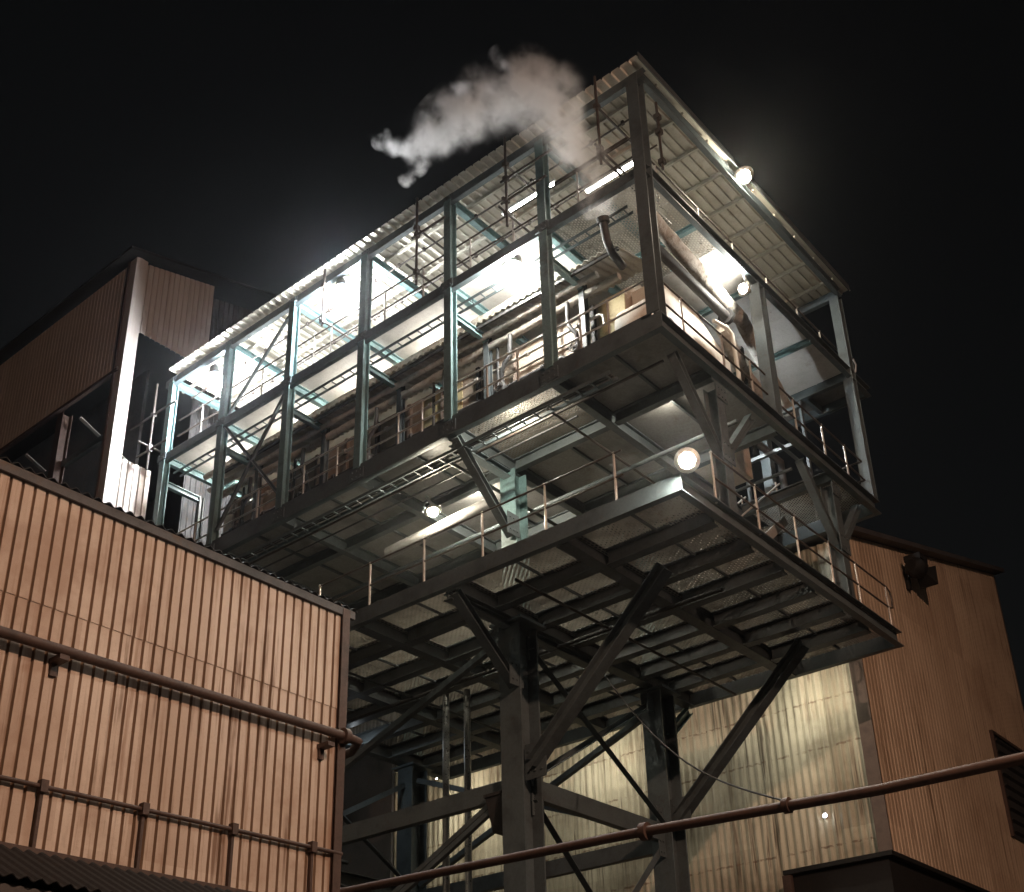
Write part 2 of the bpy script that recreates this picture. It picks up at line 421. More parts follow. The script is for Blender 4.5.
# knee braces and the two long cantilever struts
brace((-.05, 4.86, 11.9), (1.7, 4.9, 10.55), .20, 'knee_brace', kind='i', h=.18)
brace((-.1, 5.0, 11.84), (1.62, 5.0, 11.84), .2, 'bracket', kind='i', h=.14)
brace((2.26, 5.0, 11.83), (4.6, 5.0, 11.83), .22, 'bracket', kind='i', h=.14)
brace((1.95, 4.7, 9.0), (1.72, 1.35, 11.86), .26, 'strut', kind='i', h=.24)
brace((6.95, 4.7, 9.0), (6.55, 1.15, 11.86), .26, 'strut', kind='i', h=.24)
brace((7.15, 5.0, 10.9), (8.2, 5.0, 11.85), .18, 'knee_brace', 'teal_steel', 'i')
brace((.05, 4.9, 15.42), (1.78, 4.95, 13.9), .17, 'knee_brace', 'grey_steel', 'i')
brace((.05, 5.0, 15.36), (1.75, 5.0, 15.36), .2, 'bracket', 'grey_steel', 'i', .16)
for x0, x1 in ((.75, 2.1), (3.55, 2.3), (5.6, 6.85), (8.3, 7.05)):
    brace((x0, .2, 15.5), (x1, .2, 13.98), .16, 'knee_brace', 'grey_steel', 'i')
# bracing in the long face, upper storeys
brace((0.0, 12.6, 19.15), (0.0, 10.35, 16.3), .07, kind='angle'); brace((0.02, 10.3, 19.2), (.02, 12.6, 16.2), .07, kind='angle')
brace((.02, 10.3, 21.55), (.02, 12.55, 19.5), .06, kind='angle')
# portal brackets inside each column of the long face
for y in YC[1:]:
    MB().ibeam((.1, y, 18.55), (1.12, y, 18.55), .12, .16).build('bracket', 'teal_steel', T)
    MB().ibeam((1.2, y, ZU + .01), (1.2, y, 18.63), .13, .15, (1, 0, 0)).build('bracket_post', 'deck_steel', T)

# gusset plates and splice bolts where members meet
def gusset(c, w, h, ax='y', mat='grey_steel'):
    x, y, z = c; m = MB()
    if ax == 'y': m.box((x - w / 2, y - .012, z - h / 2), (x + w / 2, y + .012, z + h / 2))
    else: m.box((x - .012, y - w / 2, z - h / 2), (x + .012, y + w / 2, z + h / 2))
    for i in (-1, 0, 1):
        for j in (-1, 1):
            p = V((x + i * w * .3, y, z + j * h * .28)) if ax == 'y' else V((x, y + i * w * .3, z + j * h * .28))
            d = V((0, .032, 0)) if ax == 'y' else V((.032, 0, 0))
            m.tube([p - d, p + d], .022, 6)
    m.build('gusset_plate', mat, T)
for x in CX:
    sgn = 1 if x < 4 else -1
    gusset((x + sgn * .36, 4.93, zt + .3), .34, .5); gusset((x + sgn * .36, 4.93, zt - .32), .34, .42); gusset((x + sgn * .38, 4.93, 11.5), .34, .5)
    gusset((x, 4.66, 9.05), .5, .7, 'x')
gusset((1.6, 4.78, 10.75), .4, .55); gusset((1.66, 4.8, 14.05), .36, .5); gusset((4.5, 4.96, 6.28), .5, .4)
for y in YC[1:]: gusset((-.11, y, ZM - .12), .34, .2, 'x'); gusset((-.085, y, ZU - .17), .42, .26, 'x'); gusset((-.07, y, ZR + .1), .3, .18, 'x')
for x in (2.2, 6.95): gusset((x, .06, 14.0), .44, .46); gusset((x, .06, 15.3), .4, .3)
# conduits and small pipes clipped under the two decks
for k, (p, q, r) in enumerate((((.75, .4, 15.42), (.75, 15, 15.42), .03), ((1.05, 2.6, 15.38), (1.05, 14.8, 15.38), .022), ((3.2, .3, 15.3), (3.2, 14.6, 15.3), .05), ((.3, 2.85, 15.32), (8.4, 2.85, 15.32), .028),
        ((.3, 5.5, 15.3), (6.5, 5.5, 15.3), .04), ((5.6, .4, 15.36), (5.6, 9, 15.36), .035), ((.2, 3.6, 11.82), (8.0, 3.6, 11.82), .03), ((3.1, 1.0, 11.8), (3.1, 12.4, 11.8), .045), ((.5, 9.0, 11.82), (8.1, 9.0, 11.82), .03))):
    MB().tube([p, q], r, 8).build('conduit', ('scaffold_tube', 'black_pipe', 'deck_steel')[k % 3], T)

# railings: rails are the part, each post a sub-part
def railing(pts, posts, z, h=1.0, mat='galvanised', rmat='rail_brown', loops=()):
    m = MB()
    for k in (1., .5): m.tube([(p[0], p[1], z + h * k) for p in pts], .021, 8)
    for (e, d) in loops:        # rounded returns at free ends
        e, d = V(e), V(d); q = e + d * .16
        m.tube([(e.x, e.y, z + h), (q.x, q.y, z + h - .06), (q.x + d.x * .04, q.y + d.y * .04, z + h * .75), (q.x, q.y, z + h * .5 + .06), (e.x, e.y, z + h * .5)], .021, 8)
    r = m.build('railing', rmat, T)
    for p in posts:
        MB().tube([(p[0], p[1], z - .02), (p[0], p[1], z + h * .5), (p[0], p[1], z + h + .01)], [.024, .024, .02], 8).dome((p[0], p[1], z + h), (0, 0, 1), .033, 8, 3).build('post', mat, r)
railing([(-.12, 8.6), (-.12, .9)], [(-.12, y) for y in (8.6, 7.1, 5.6, 4.1, 2.6, 1.06)], ZD)
railing([(1.0, -.22), (8.1, -.22)], [(x, -.22) for x in (1.0, 2.5, 4.0, 5.4, 6.6, 8.05)], ZD, loops=[((8.1, -.22, 0), (1, 0, 0))])
railing([(.1, .15), (.1, 14.8)], [(.1, y) for y in (1.1, 1.75, 3.3, 4.1, 5.9, 6.6, 8.5, 9.6, 11.2, 13.6)], ZU, rmat='galvanised')
railing([(.25, .02), (8.6, .02)], [(x, .02) for x in (.95, 2.4, 3.5, 5.3, 6.6, 7.7)], ZU)
railing([(8.6, .02), (8.6, 6)], [(8.6, y) for y in (1.3, 2.7, 4.1)], ZU)
railing([(.1, .15), (.1, 14.8)], [(.1, y) for y in (1.6, 3.3, 4.5, 5.9, 7.1, 8.9, 9.5, 11.4, 13.8)], ZM)
railing([(.25, .3), (9.6, .3)], [(x, .3) for x in (1.0, 2.6, 4.0, 5.5, 6.95, 8.1, 9.6)], ZM)
railing([(9.6, .3), (9.6, 2.3)], [(9.6, y) for y in (1.2, 2.3)], ZM, mat='galvanised', rmat='galvanised', loops=[((9.6, .3, 0), (0, -1, 0))])

# ------------------------------------------------------------------ staircase between lower deck and upper floor
st = thing('steel_staircase', (4.0, 2.0, ZD), 'open-tread steel staircase climbing between the grated lower deck and the upper floor', 'staircase')
for y in (1.62, 2.48): MB().bar((3.9, y, ZD + .02), (7.6, y, ZU - .36), .03, .22).build('stringer', 'galvanised', st)
for k in range(16):
    t = (k + .6) / 16.6; p = lerp((3.9, 0, ZD + .02), (7.6, 0, ZU - .36), t)
    MB().box((p.x - .12, 1.64, p.z - .015), (p.x + .12, 2.46, p.z + .015)).build('tread', 'floor_grating', st)
for y in (1.6, 2.5):
    m = MB().tube([(3.8, y, ZD + .95), (7.5, y, ZU + .55)], .022, 8)
    for k in range(4):
        p = lerp((4.1, y, ZD + .2), (7.3, y, ZU - .5), k / 3); m.tube([p, p + V((0, 0, 1.0))], .02, 8)
    m.build('handrail', 'galvanised', st)

# ------------------------------------------------------------------ process vessel on the upper floor
ves = thing('process_vessel', (3.2, 8, ZU), 'long stained brown insulated process vessel standing on the upper floor of the tower', 'vessel')
m = MB()
X0, X1, Y0, Y1 = 1.5, 6.2, 1.6, 14.4
prof = [(X0, ZU + .08), (X0, 18.25), (X0 + .55, 18.78), (X1 - .55, 18.78), (X1, 18.25), (X1, ZU + .08)]
n = len(prof)
m.add([(x, y, z) for y in (Y0, Y1) for x, z in prof], [(i, (i + 1) % n, n + (i + 1) % n, n + i) for i in range(n)] + [list(range(n))[::-1], list(range(n, 2 * n))])
m.build('body', 'brown_vessel', ves)
for k in range(12):
    y = 2.35 + k * 1.05
    MB().bar((X0 - .05, y, ZU + .1), (X0 - .05, y, 18.2), .09, .08, (1, 0, 0)).build('rib', 'black_pipe' if k % 3 == 0 else 'vessel_rib', ves)
MB().box((X0 - .045, Y0 - .03, ZU + .1), (X0 - .012, Y0 + .62, 18.2)).build('lagging_panel', 'yellow_lagging', ves)
MB().box((X0 - .03, 6.0, 17.3), (X0 - .008, 7.2, 18.15)).build('lagging_panel', 'yellow_lagging', ves)
BB = [(1.75, 16.3), (4.5, 16.3), (4.5, 17.75), (3.1, 18.42), (1.75, 18.3)]
MB().add([(x, y, z) for y in (.95, 1.57) for x, z in BB], [(0, 1, 2, 3, 4), (9, 8, 7, 6, 5)] + [(i, 5 + i, 5 + (i + 1) % 5, (i + 1) % 5) for i in range(5)]).build('end_box', 'cream_plate', ves)
MB().tube([(1.72, .72, 16.95), (1.72, .78, 16.95), (1.72, 1.56, 16.95)], [.66, .72, .72], 28).build('drum', 'cream_plate', ves)
MB().tube([(1.72, .69, 16.95), (1.72, .73, 16.95)], .2, 16).build('drum_hub', 'black_pipe', ves)
for x in (1.9, 4.3): MB().bar((x, 1.2, ZU + .01), (x, 1.2, 16.3), .1, .1, (1, 0, 0)).build('end_leg', 'black_pipe', ves)
m = MB()
for k in range(18):
    a = PI * k / 17; m.bar((2.7 + .62 * math.cos(a), .9, 16.5 + .62 * math.sin(a)), (2.7 + .62 * math.cos(a + .19), .9, 16.5 + .62 * math.sin(a + .19)), .12, .09)
m.build('manhole_ring', 'black_pipe', ves)
MB().corr((.72, 1.2, 18.66), (0, 1, 0), V((1.35, 0, .36)), V((-.36, 0, 1.35)), 12.8, 1.42, .17, .05, sine=True).build('canopy', 'roof_sheet', ves)
MB().bar((.8, 1.2, 18.62), (.8, 14.0, 18.62), .05, .08).build('canopy_beam', 'black_pipe', ves)

# lagged pipes and their drops on the long face
def pipe(name, pts, r, mat, label, cat='pipe', group=None, rough=0., flange=(), n=10, sub=1):
    P = [V(p) for p in pts]
    if sub > 1: P = [lerp(P[i], P[i + 1], k / sub) for i in range(len(P) - 1) for k in range(sub)] + [P[-1]]
    if not flange: return tag(MB().tube(P, r, n, rough).build(name, mat), label, cat, group)
    o = thing(name, pts[0], label, cat, group)
    MB().tube(P, r, n, rough).build('pipe_run', mat, o)
    for (p, d) in flange:
        p, d = V(p), V(d).normalized(); MB().tube([p - d * .05, p + d * .05], r * 1.7, 14).build('flange', mat, o)
    return o
GP = 'lagged pipes along the vessel'
pipe('lagged_pipe', [(1.22, 1.5, 18.36), (1.22, 14.5, 18.36)], .085, 'pipe_lagging', 'lowest lagged pipe running along the shoulder of the brown vessel', group=GP, rough=.16, sub=90)
pipe('lagged_pipe', [(1.02, 1.9, 18.52), (1.02, 14.5, 18.52)], .07, 'pipe_lagging', 'middle lagged pipe of the run along the vessel shoulder', group=GP, rough=.16, sub=90)
pipe('lagged_pipe', [(.86, 2.6, 18.86), (.86, 14.5, 18.86)], .08, 'pipe_lagging', 'uppermost lagged pipe running on top of the corrugated canopy rim', group=GP, rough=.16, sub=90)
GS = 'small pipes along the vessel side'
for k, (x, z, r, mt, y0, y1, lb) in enumerate(((1.3, 17.75, .035, 'galvanised', 2.0, 14.2, 'thin galvanised pipe along the vessel side just below its shoulder'), (1.34, 17.2, .05, 'black_pipe', 3.0, 14.2, 'black pipe along the vessel side at mid height'),
        (1.26, 16.75, .03, 'rail_brown', 2.2, 13.8, 'thin brown pipe along the vessel side below the handwheels'), (1.36, 16.35, .065, 'pipe_lagging', 2.6, 14.2, 'pale lagged pipe low along the vessel side above the floor'))):
    o = thing('side_pipe', (x, y0, z), lb, 'pipe', GS)
    MB().tube([(x, y0 - .02, z - .3), (x, y0, z - .08), (x, y0 + .1, z), (x, (y0 + y1) / 2, z - .03), (x, y1, z)], r, 8).build('pipe_run', mt, o)
    for i in range(9):
        y = y0 + .6 + i * (y1 - y0 - 1) / 8; MB().tube([(x, y - .04, z - .01), (x, y + .04, z - .01)], r * 1.7, 10).build('coupling', mt, o)
GV = 'valve drops on the long side of the vessel'
VL = ['bent black valve drop nearest the front corner column of the vessel side', 'black valve drop with handwheel between the second and third front columns',
      'thin black valve drop left of the bright teal column on the vessel side', 'black valve drop on the vessel behind the middle of the long side',
      'black valve drop near the crossed braces of the long side', 'farthest black valve drop beside the left lamp']
for k, y in enumerate((2.75, 4.3, 6.2, 8.35, 10.9, 12.9)):
    v = thing('valve_drop', (1.15, y, 16.9), VL[k], 'valve', GV)
    s_ = .12 if k % 2 else -.1
    MB().tube([(1.12, y, 18.3), (1.1, y, 17.75), (1.05, y + s_, 17.55), (1.1, y + 2 * s_, 17.4), (1.12, y + 2 * s_, 17.1), (1.12, y + 2 * s_, 16.75)], .05, 8).build('drop_pipe', 'black_pipe', v)
    MB().tube([(1.12, y + 2 * s_, 17.12), (1.12, y + 2 * s_, 17.0), (1.12, y + 2 * s_, 16.88)], [.07, .12, .07], 10).build('valve_body', 'black_pipe', v)
    q = V((.98, y + 2 * s_, 17.0)); ring = [q + V((0, .11 * math.cos(a), .11 * math.sin(a))) for a in [2 * PI * i / 12 for i in range(13)]]
    MB().tube(ring, .013, 6, cap=False).tube([q, q + V((.12, 0, 0))], .015, 6).bar(q + V((0, -.1, 0)), q + V((0, .1, 0)), .015, .015).build('handwheel', 'scaffold_tube', v)
    MB().tube([(1.3, y + .5, 18.3), (1.28, y + .5, 16.2)], .035, 8).build('riser_pipe', 'black_pipe', v)

# pipework behind the short face
pipe('black_pipe', [(.9, .62, 18.62), (3.95, .62, 18.5)], .11, 'black_pipe', 'straight black pipe with bolted end flange behind the short face under the middle floor', flange=[((3.95, .62, 18.5), (1, 0, 0)), ((1.1, .62, 18.61), (1, 0, 0))])
pipe('lagged_pipe', [(.55, .42, 19.0), (4.6, .6, 18.8), (8.3, 1.5, 18.75)], .16, 'pipe_lagging', 'thick brown lagged pipe slung high under the middle floor of the short face', rough=.12, sub=30)
pipe('lagged_pipe', [(3.9, .75, 18.25), (5.0, .95, 17.9), (7.4, 1.3, 17.75)], .15, 'pipe_lagging', 'second brown lagged pipe running lower behind the middle column of the short face', rough=.12, sub=24)
pipe('lagged_pipe', [(3.4, .9, 16.6), (4.4, .7, 16.75), (5.2, .6, 16.8)], .12, 'pipe_lagging', 'short lagged pipe at handrail height beside the cream end box', rough=.25, sub=16)
pipe('white_pipe', [(3.3, .6, 18.0), (3.75, .55, 18.05), (3.9, .52, 17.95), (3.92, .5, 17.0), (3.92, .5, 16.2)], .045, 'cream_plate', 'thin pale bent pipe dropping beside the cream end box of the vessel')
du = thing('pipe_rack', (6.6, 1.8, ZU), 'dark angle-steel rack holding lagged pipes at the right end of the upper floor', 'pipe rack')
for x in (5.2, 7.9):
    MB().angle((x, 1.0, ZU), (x, 1.0, 18.6), .1).build('upright', 'deck_steel', du); MB().angle((x, 2.6, ZU), (x, 2.6, 18.6), .1).build('upright', 'deck_steel', du)
    for z in (17.5, 18.45): MB().angle((x, .95, z), (x, 2.65, z), .09).build('cross_arm', 'deck_steel', du)
for z, y in ((17.5, 2.6), (18.45, 2.6), (16.7, 1.0)): MB().angle((5.2, y, z), (7.9, y, z), .09).build('side_rail', 'deck_steel', du)
pipe('black_pipe', [(5.3, 2.0, 17.62), (8.6, 2.0, 17.62), (8.62, 2.0, 16.0)], .09, 'black_pipe', 'plain black pipe lying across the pipe rack at the right end')
pipe('duct_pipe', [(1.85, 8.6, 14.85), (1.72, 5.35, 14.85)], .14, 'floor_plate', 'thick pale cylinder hung beneath the upper floor right of the small lamp', sub=4, n=18)

# ------------------------------------------------------------------ scaffold frames clamped outside the long face
def scaffold(name, y, z0, z1, label, xo=-.28, arms=(), plate=True):
    s_ = thing('scaffold_frame', (xo, y, z0), label, 'scaffolding', 'scaffold frames clamped to the long face')
    MB().tube([(xo, y, z0), (xo, y, z1)], .03, 8).build('standard', 'scaffold_tube', s_)
    for (p, q) in arms: MB().tube([p, q], .028, 8).build('ledger', 'scaffold_tube', s_)
    for (p, q) in arms:
        c = lerp(p, q, max(0, min(1, 0.02)))
    for z in {round(p[2], 2) for p, q in arms}:
        MB().box((xo - .055, y - .055, z - .06), (xo + .055, y + .055, z + .06)).build('coupler', 'scaffold_tube', s_)
    return s_
scaffold('a', .75, 19.75, 22.15, 'scaffold frame of brown tubes beside the front corner column under the roof tip', -.28,
         [((-.28, .75, 19.95), (2.2, .75, 19.95)), ((-.45, .75, 20.15), (1.6, .75, 20.15)), ((-.28, .1, 20.0), (-.28, 1.9, 20.0)), ((-.28, .75, 21.3), (1.6, .75, 21.3))])
scaffold('b', 3.15, 19.65, 22.15, 'scaffold frame of brown tubes in front of the white roof tube light', -.28,
         [((-.55, 3.15, 20.0), (2.0, 3.15, 20.0)), ((-.28, 2.1, 20.35), (-.28, 3.3, 20.35)), ((-.28, 3.15, 21.35), (1.8, 3.15, 21.35)), ((-.28, 1.9, 20.95), (-.28, 3.3, 20.95))])
scaffold('c', 5.75, 19.6, 22.1, 'scaffold frame of brown tubes near the middle of the roof line', -.28,
         [((-.6, 5.75, 19.95), (1.8, 5.75, 19.95)), ((-.28, 5.75, 21.2), (1.7, 5.75, 21.2)), ((-.28, 4.9, 21.0), (-.28, 5.9, 21.0))])
scaffold('d', 15.35, 18.9, 21.6, 'white-lit scaffold frame at the far left end of the tower by the tall pilaster', -.35,
         [((-.7, 15.35, 19.6), (1.4, 15.35, 19.6)), ((-.35, 14.4, 20.6), (-.35, 16.4, 20.6)), ((-.35, 14.6, 19.5), (-.35, 15.9, 19.5))])
scaffold('e', 8.9, 20.2, 21.9, 'short scaffold frame beside the second roof lamp from the left', -.2, [((-.3, 8.9, 20.35), (1.9, 8.9, 20.35)), ((-.2, 8.9, 21.4), (1.5, 8.9, 21.4))])
sf = thing('scaffold_frame', (.35, -.12, 19.5), 'single scaffold tube with couplers just right of the front corner column', 'scaffolding', 'scaffold frames clamped to the long face')
MB().tube([(.42, -.2, 19.5), (.42, -.2, 21.3)], .03, 8).build('standard', 'scaffold_tube', sf)
for z in (19.7, 20.5, 20.9): MB().box((.36, -.26, z - .06), (.48, -.14, z + .06)).build('coupler', 'scaffold_tube', sf)
# thin service conduits under the roof, running along the long face
for k, (x, z) in enumerate(((.45, 21.35), (1.35, 21.3))):
    o = thing('roof_conduit', (x, 7, z), ('thin conduit with clips under the roof nearest the long face', 'second thin conduit under the roof set back from the long face')[k], 'conduit', 'conduits under the roof')
    MB().tube([(x, .4, z), (x, 14.9, z)], .022, 6).build('tube_run', 'scaffold_tube', o)
    for i in range(18): MB().box((x - .03, .6 + i * .8, z - .03), (x + .03, .66 + i * .8, z + .06)).build('clip', 'scaffold_tube', o)

# ------------------------------------------------------------------ lamps
def flood(loc, aim, r, power, col, label, arm=None, group='lit lamps on the tower', half=False):
    loc = V(loc); d = V(aim).normalized()
    o = thing('floodlight', loc, label, 'floodlight', group)
    b = loc - d * (r * .55)
    MB().tube([b - d * r * 1.5, b - d * r * 1.45, b - d * r * .7, b, b + d * .03], [r * .3, r * .45, r * .6, r * .95, r * .95], 14).build('housing', 'lamp_grey', o)
    e = emit('lamp_lens', col, power / (PI * 4 * PI * r * r))
    m = MB().dome(loc, d, r, 12, 4)
    if not half: m.dome(loc, -d, r, 12, 4, .5)
    m.build('lens', e, o)
    big = r > .2
    sh_ = [b - d * r * .75, b - d * r * .55, b + d * r * .25, b + d * r * .32, b + d * r * .2, b - d * r * .5]
    if not big: MB().tube(sh_, [r * .7, r * 1.0, r * 1.65, r * 1.7, r * 1.62, r * .9], 20, cap=False).build('glare_shade', 'enamel', o)  # shade added so its lit inside stands in for lamp glare
    if arm is not None: MB().bar(b - d * r * 1.2, arm, .05, .05).build('bracket', 'lamp_grey', o)
    return o
WH = (1., .97, .90); WM = (1., .90, .70); CO = (.93, .97, 1.)
LAMPS = [
 ((.1, 13.4, 21.0), (0, -.2, -1), .24, 3400, CO, 'leftmost and brightest white lamp under the roof at the far end', (.1, 13.4, 21.55)),
 ((.1, 8.58, 21.2), (0, -.2, -1), .22, 2700, CO, 'white lamp under the roof rim, second from the left end', (.1, 8.58, 21.55)),
 ((.28, 3.48, 19.0), (-.1, -.2, -1), .23, 1300, WH, 'very bright lamp below the middle floor on the long face', (.28, 3.48, 19.38)),
 ((3.75, -.33, 21.74), (-.1, -.4, -1), .14, 900, WM, 'single lamp on the right roof edge of the tower', (3.75, -.15, 21.9)),
 ((3.68, .02, 18.76), (-1, .25, -.1), .10, 300, (1, .96, .86), 'small half-hidden lamp among the lagged pipes of the short face', (3.75, .0, 19.2)),
 ((1.3, 6.72, 14.95), (-.1, -.2, -1), .11, 800, WM, 'small round lamp hanging below the upper floor over the left shed', (1.3, 6.9, 15.4)),
 ((-.34, -.5, 12.36), (-.75, -.4, -.6), .125, 950, (1, .94, .80), 'warm lamp on a bracket at the near corner of the lower deck', (-.1, -.25, 12.5)),
]
for L in LAMPS: flood(L[0], L[1], L[2], L[3], L[4], L[5], L[6], half='half-hidden' in L[5])

def tube_light(p0, p1, label, w, col=WH):
    p0, p1 = V(p0), V(p1); c = (p0 + p1) / 2
    o = thing('tube_light', c, label, 'tube light', 'fluorescent tube lights')
    MB().bar(p0 + V((0, 0, .05)), p1 + V((0, 0, .05)), .14, .07).build('housing', 'lamp_grey', o)
    MB().tube([p0 + (p1 - p0) * .03, p1 - (p1 - p0) * .03], .035, 8).build('tube', emit('tube_glow', col, w), o)
tube_light((.75, 2.6, 21.25), (.75, 4.1, 21.25), 'long white tube light under the roof left of the steam', 70)
tube_light((1.4, .9, 21.25), (1.4, 2.3, 21.25), 'white tube light under the roof half behind the steam', 60)
for k, (y, lb) in enumerate(((5.6, 'added unseen fluorescent tube under the middle floor, nearest the front corner of the long face'), (8.2, 'added unseen fluorescent tube under the middle floor at the centre of the long face'),
        (10.7, 'added unseen fluorescent tube under the middle floor above the crossed braces'), (13.2, 'added unseen fluorescent tube under the middle floor below the leftmost lamp'))):
    tube_light((1.62, y, 19.2), (1.62, y + 1.3, 19.2), lb, 850, WH)  # unseen tubes added to brighten the gallery ceiling
def small_lamp(loc, r, w, col, label, aim=(0, -1, -1)):
    o = thing('bulkhead_lamp', loc, label, 'bulkhead lamp', 'small bulkhead lamps')
    d = V(aim).normalized(); MB().tube([V(loc) - d * .06, V(loc)], r * 1.25, 12).build('housing', 'lamp_grey', o)
    MB().dome(loc, d, r, 10, 3, .6).build('lens', emit('bulkhead_glow', col, w / (PI * 2 * PI * r * r * .8)), o)
small_lamp((8.58, 2.5, 12.26), .07, 95, (1, .93, .74), 'bulkhead lamp hidden outside the far deck edge, facing the hall wall near its corner', (.5, 0, -.5))
small_lamp((8.58, 8.6, 12.24), .07, 85, (1, .93, .74), 'bulkhead lamp hidden outside the far deck edge, lighting the hall wall behind the braces', (.5, 0, -.5))
small_lamp((8.58, 13.4, 12.24), .07, 110, (1, .93, .74), 'added bulkhead lamp hidden outside the far deck edge, lighting the far end of the hall wall', (.5, 0, -.5))  # added to light the far end of the hall wall
small_lamp((4.2, 12.1, 11.88), .07, 22, (.85, .94, 1.), 'bluish lamp under the far end of the lower deck by the shed corner', (.3, 0, -1))
small_lamp((.2, 3.7, 15.7), .06, 230, (1, .93, .76), 'added bulkhead lamp tucked behind the long edge beam of the upper floor', (.2, 0, -1))  # unseen fill lamp, added to brighten the deck grating from above
small_lamp((2.2, 6.3, 15.7), .06, 420, (1, .93, .76), 'added bulkhead lamp tucked behind a joist under the middle of the upper floor', (.2, 0, -1))  # added fill over the middle of the lower deck
small_lamp((2.2, 1.3, 15.7), .06, 90, (1, .93, .76), 'added bulkhead lamp tucked behind a joist near the front corner of the upper floor', (.2, 0, -1))  # weak added fill, out of sight behind the front joist
small_lamp((6.6, 2.45, 18.3), .08, 260, (.9, .97, 1.), 'bulkhead lamp on the pipe rack shining down through the stair well', (0, -.5, -1))
small_lamp((10.22, 2.9, 9.33), .045, 3, (.95, .97, 1.), 'tiny white lamp on the corrugated hall wall above the dark annex', (-1, 0, -.2))

# ------------------------------------------------------------------ left shed
sh = thing('corrugated_shed', (-10, 10, 0), 'foreground shed clad in orange-lit vertical corrugated sheet with dark eave', 'shed')
SY, SX, SZ = 5.2, -2.5, 10.72
MB().corr((-22, SY, 5.72), (1, 0, 0), (0, 0, 1), (0, -1, 0), 19.42, 3.28, .178, .05, seg=1).build('wall', 'shed_cladding', sh, 'groove_shade_grime')
MB().corr((-22, SY - .014, 8.93), (1, 0, 0), (0, 0, 1), (0, -1, 0), 19.42, SZ - 8.93, .178, .05, seg=1).build('wall', 'shed_cladding', sh, 'groove_shade_grime')
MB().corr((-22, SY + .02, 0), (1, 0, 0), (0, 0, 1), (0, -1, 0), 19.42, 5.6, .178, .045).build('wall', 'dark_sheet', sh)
MB().corr((SX, SY + .05, 0), (0, 1, 0), (0, 0, 1), (1, 0, 0), 9.6, 10.9, .178, .045).build('wall', 'shed_cladding', sh)
MB().angle((SX - .05, SY - .06, 0), (SX - .05, SY - .06, SZ), .16, .02).build('corner_trim', 'rust', sh)
MB().box((SX - .12, SY - .075, 0), (SX + .06, SY - .045, SZ)).build('corner_trim', 'rust', sh)
MB().corr((-22.2, SY - .14, SZ + .03), (1, 0, 0), (0, 1, .2), (0, -.2, 1), 19.9, 10.0, .178, .05, sine=True).build('roof', 'tar_sheet', sh)
MB().box((-22.1, SY - .13, SZ - .12), (SX + .15, SY - .06, SZ + .02)).build('eave_gutter', 'dark_sheet', sh)
# rusty pipe along the shed with its brackets
rp = thing('rusty_pipe', (-6, SY - .22, 8.3), 'thick rusty pipe running level across the orange shed wall', 'pipe')
MB().tube([(-22, SY - .22, 8.2), (-9, SY - .22, 8.28), (-2.5, SY - .22, 8.43), (-2.25, SY - .2, 8.42), (-2.1, SY + .1, 8.36), (-2.08, SY + 2.5, 8.3)], .074, 14).build('pipe_run', 'rust', rp)
MB().tube([(-2.62, SY - .22, 8.427), (-2.52, SY - .22, 8.43)], .13, 14).build('flange', 'rust', rp)
for x in (-16.8, -12.3, -7.62, -2.93):
    MB().box((x - .07, SY - .32, 8.15), (x + .07, SY - .05, 8.22)).box((x - .05, SY - .1, 7.98), (x + .05, SY - .05, 8.16)).build('bracket', 'rust', rp)
# thin guard rail lower down
gr = thing('guard_rail', (-6, SY - .12, 5.7), 'thin rusty guard rail with short posts low on the shed wall', 'guard rail')
MB().tube([(-22, SY - .12, 6.3), (-2.45, SY - .12, 6.55)], .032, 10).build('rail', 'rust', gr)
for k in range(10):
    x = -3.05 - 1.5 * k
    MB().bar((x, SY - .1, 5.6), (x, SY - .1, 6.5), .06, .045, (1, 0, 0)).build('post', 'rust', gr)
    MB().box((x - .05, SY - .18, 6.40 + .013 * (x + 8)), (x + .05, SY - .07, 6.56 + .013 * (x + 8))).build('clamp', 'rust', gr)
lo = thing('lean_to', (-10, 4, 0), 'dark corrugated lean-to roof at the foot of the orange shed wall', 'lean-to')
MB().corr((-22, SY - .05, 5.66), (1, 0, 0), (0, -1, -.5), (0, -.5, 1), 19.3, 1.6, .178, .05, sine=True).build('roof', 'tar_sheet', lo)
MB().box((-22, SY - .14, 5.56), (SX - .1, SY - .06, 5.70)).build('flashing', 'rust', lo)
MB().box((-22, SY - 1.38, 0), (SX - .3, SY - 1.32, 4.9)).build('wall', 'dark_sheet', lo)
for x in (-21, -17, -13, -9, -5): MB().bar((x, SY - 1.42, 0), (x, SY - 1.42, 4.9), .14, .14, (1, 0, 0)).build('post', 'rust', lo)

# ------------------------------------------------------------------ tall building behind, left
tb = thing('tall_building', (2, 20, 0), 'tall brown corrugated building rising behind the left end of the tower', 'building')
BX, BY = -1.1, 16.0
MB().corr((BX, BY + .3, 22.1), (0, 1, 0), (0, 0, 1), (-1, 0, 0), 22, 3.62, .178, .04).build('wall', 'tall_cladding', tb)
MB().box((BX - .06, BY + .1, 22.0), (BX + .05, 38, 22.1)).build('sill_beam', 'rust', tb)
sl = .285
MB().corr((-.72, BY, 23.45), (1, 0, 0), (0, 0, 1), (0, -1, 0), 2.25, lambda a: 2.4 + sl * a, .178, .04).build('wall', 'white_cladding', tb)
MB().corr((1.55, BY + .5, 18.), (1, 0, 0), (0, 0, 1), (0, -1, 0), 8.5, lambda a: 8.45 + sl * a, .178, .04).build('wall', 'dark_sheet', tb)
MB().box((BX - .02, BY - .06, 0), (-.76, BY + .25, 25.9)).build('corner_pilaster', 'white_cladding', tb)
MB().box((BX - .06, BY + .25, 0), (BX + .3, BY + .34, 25.85)).build('corner_trim', 'rust', tb)
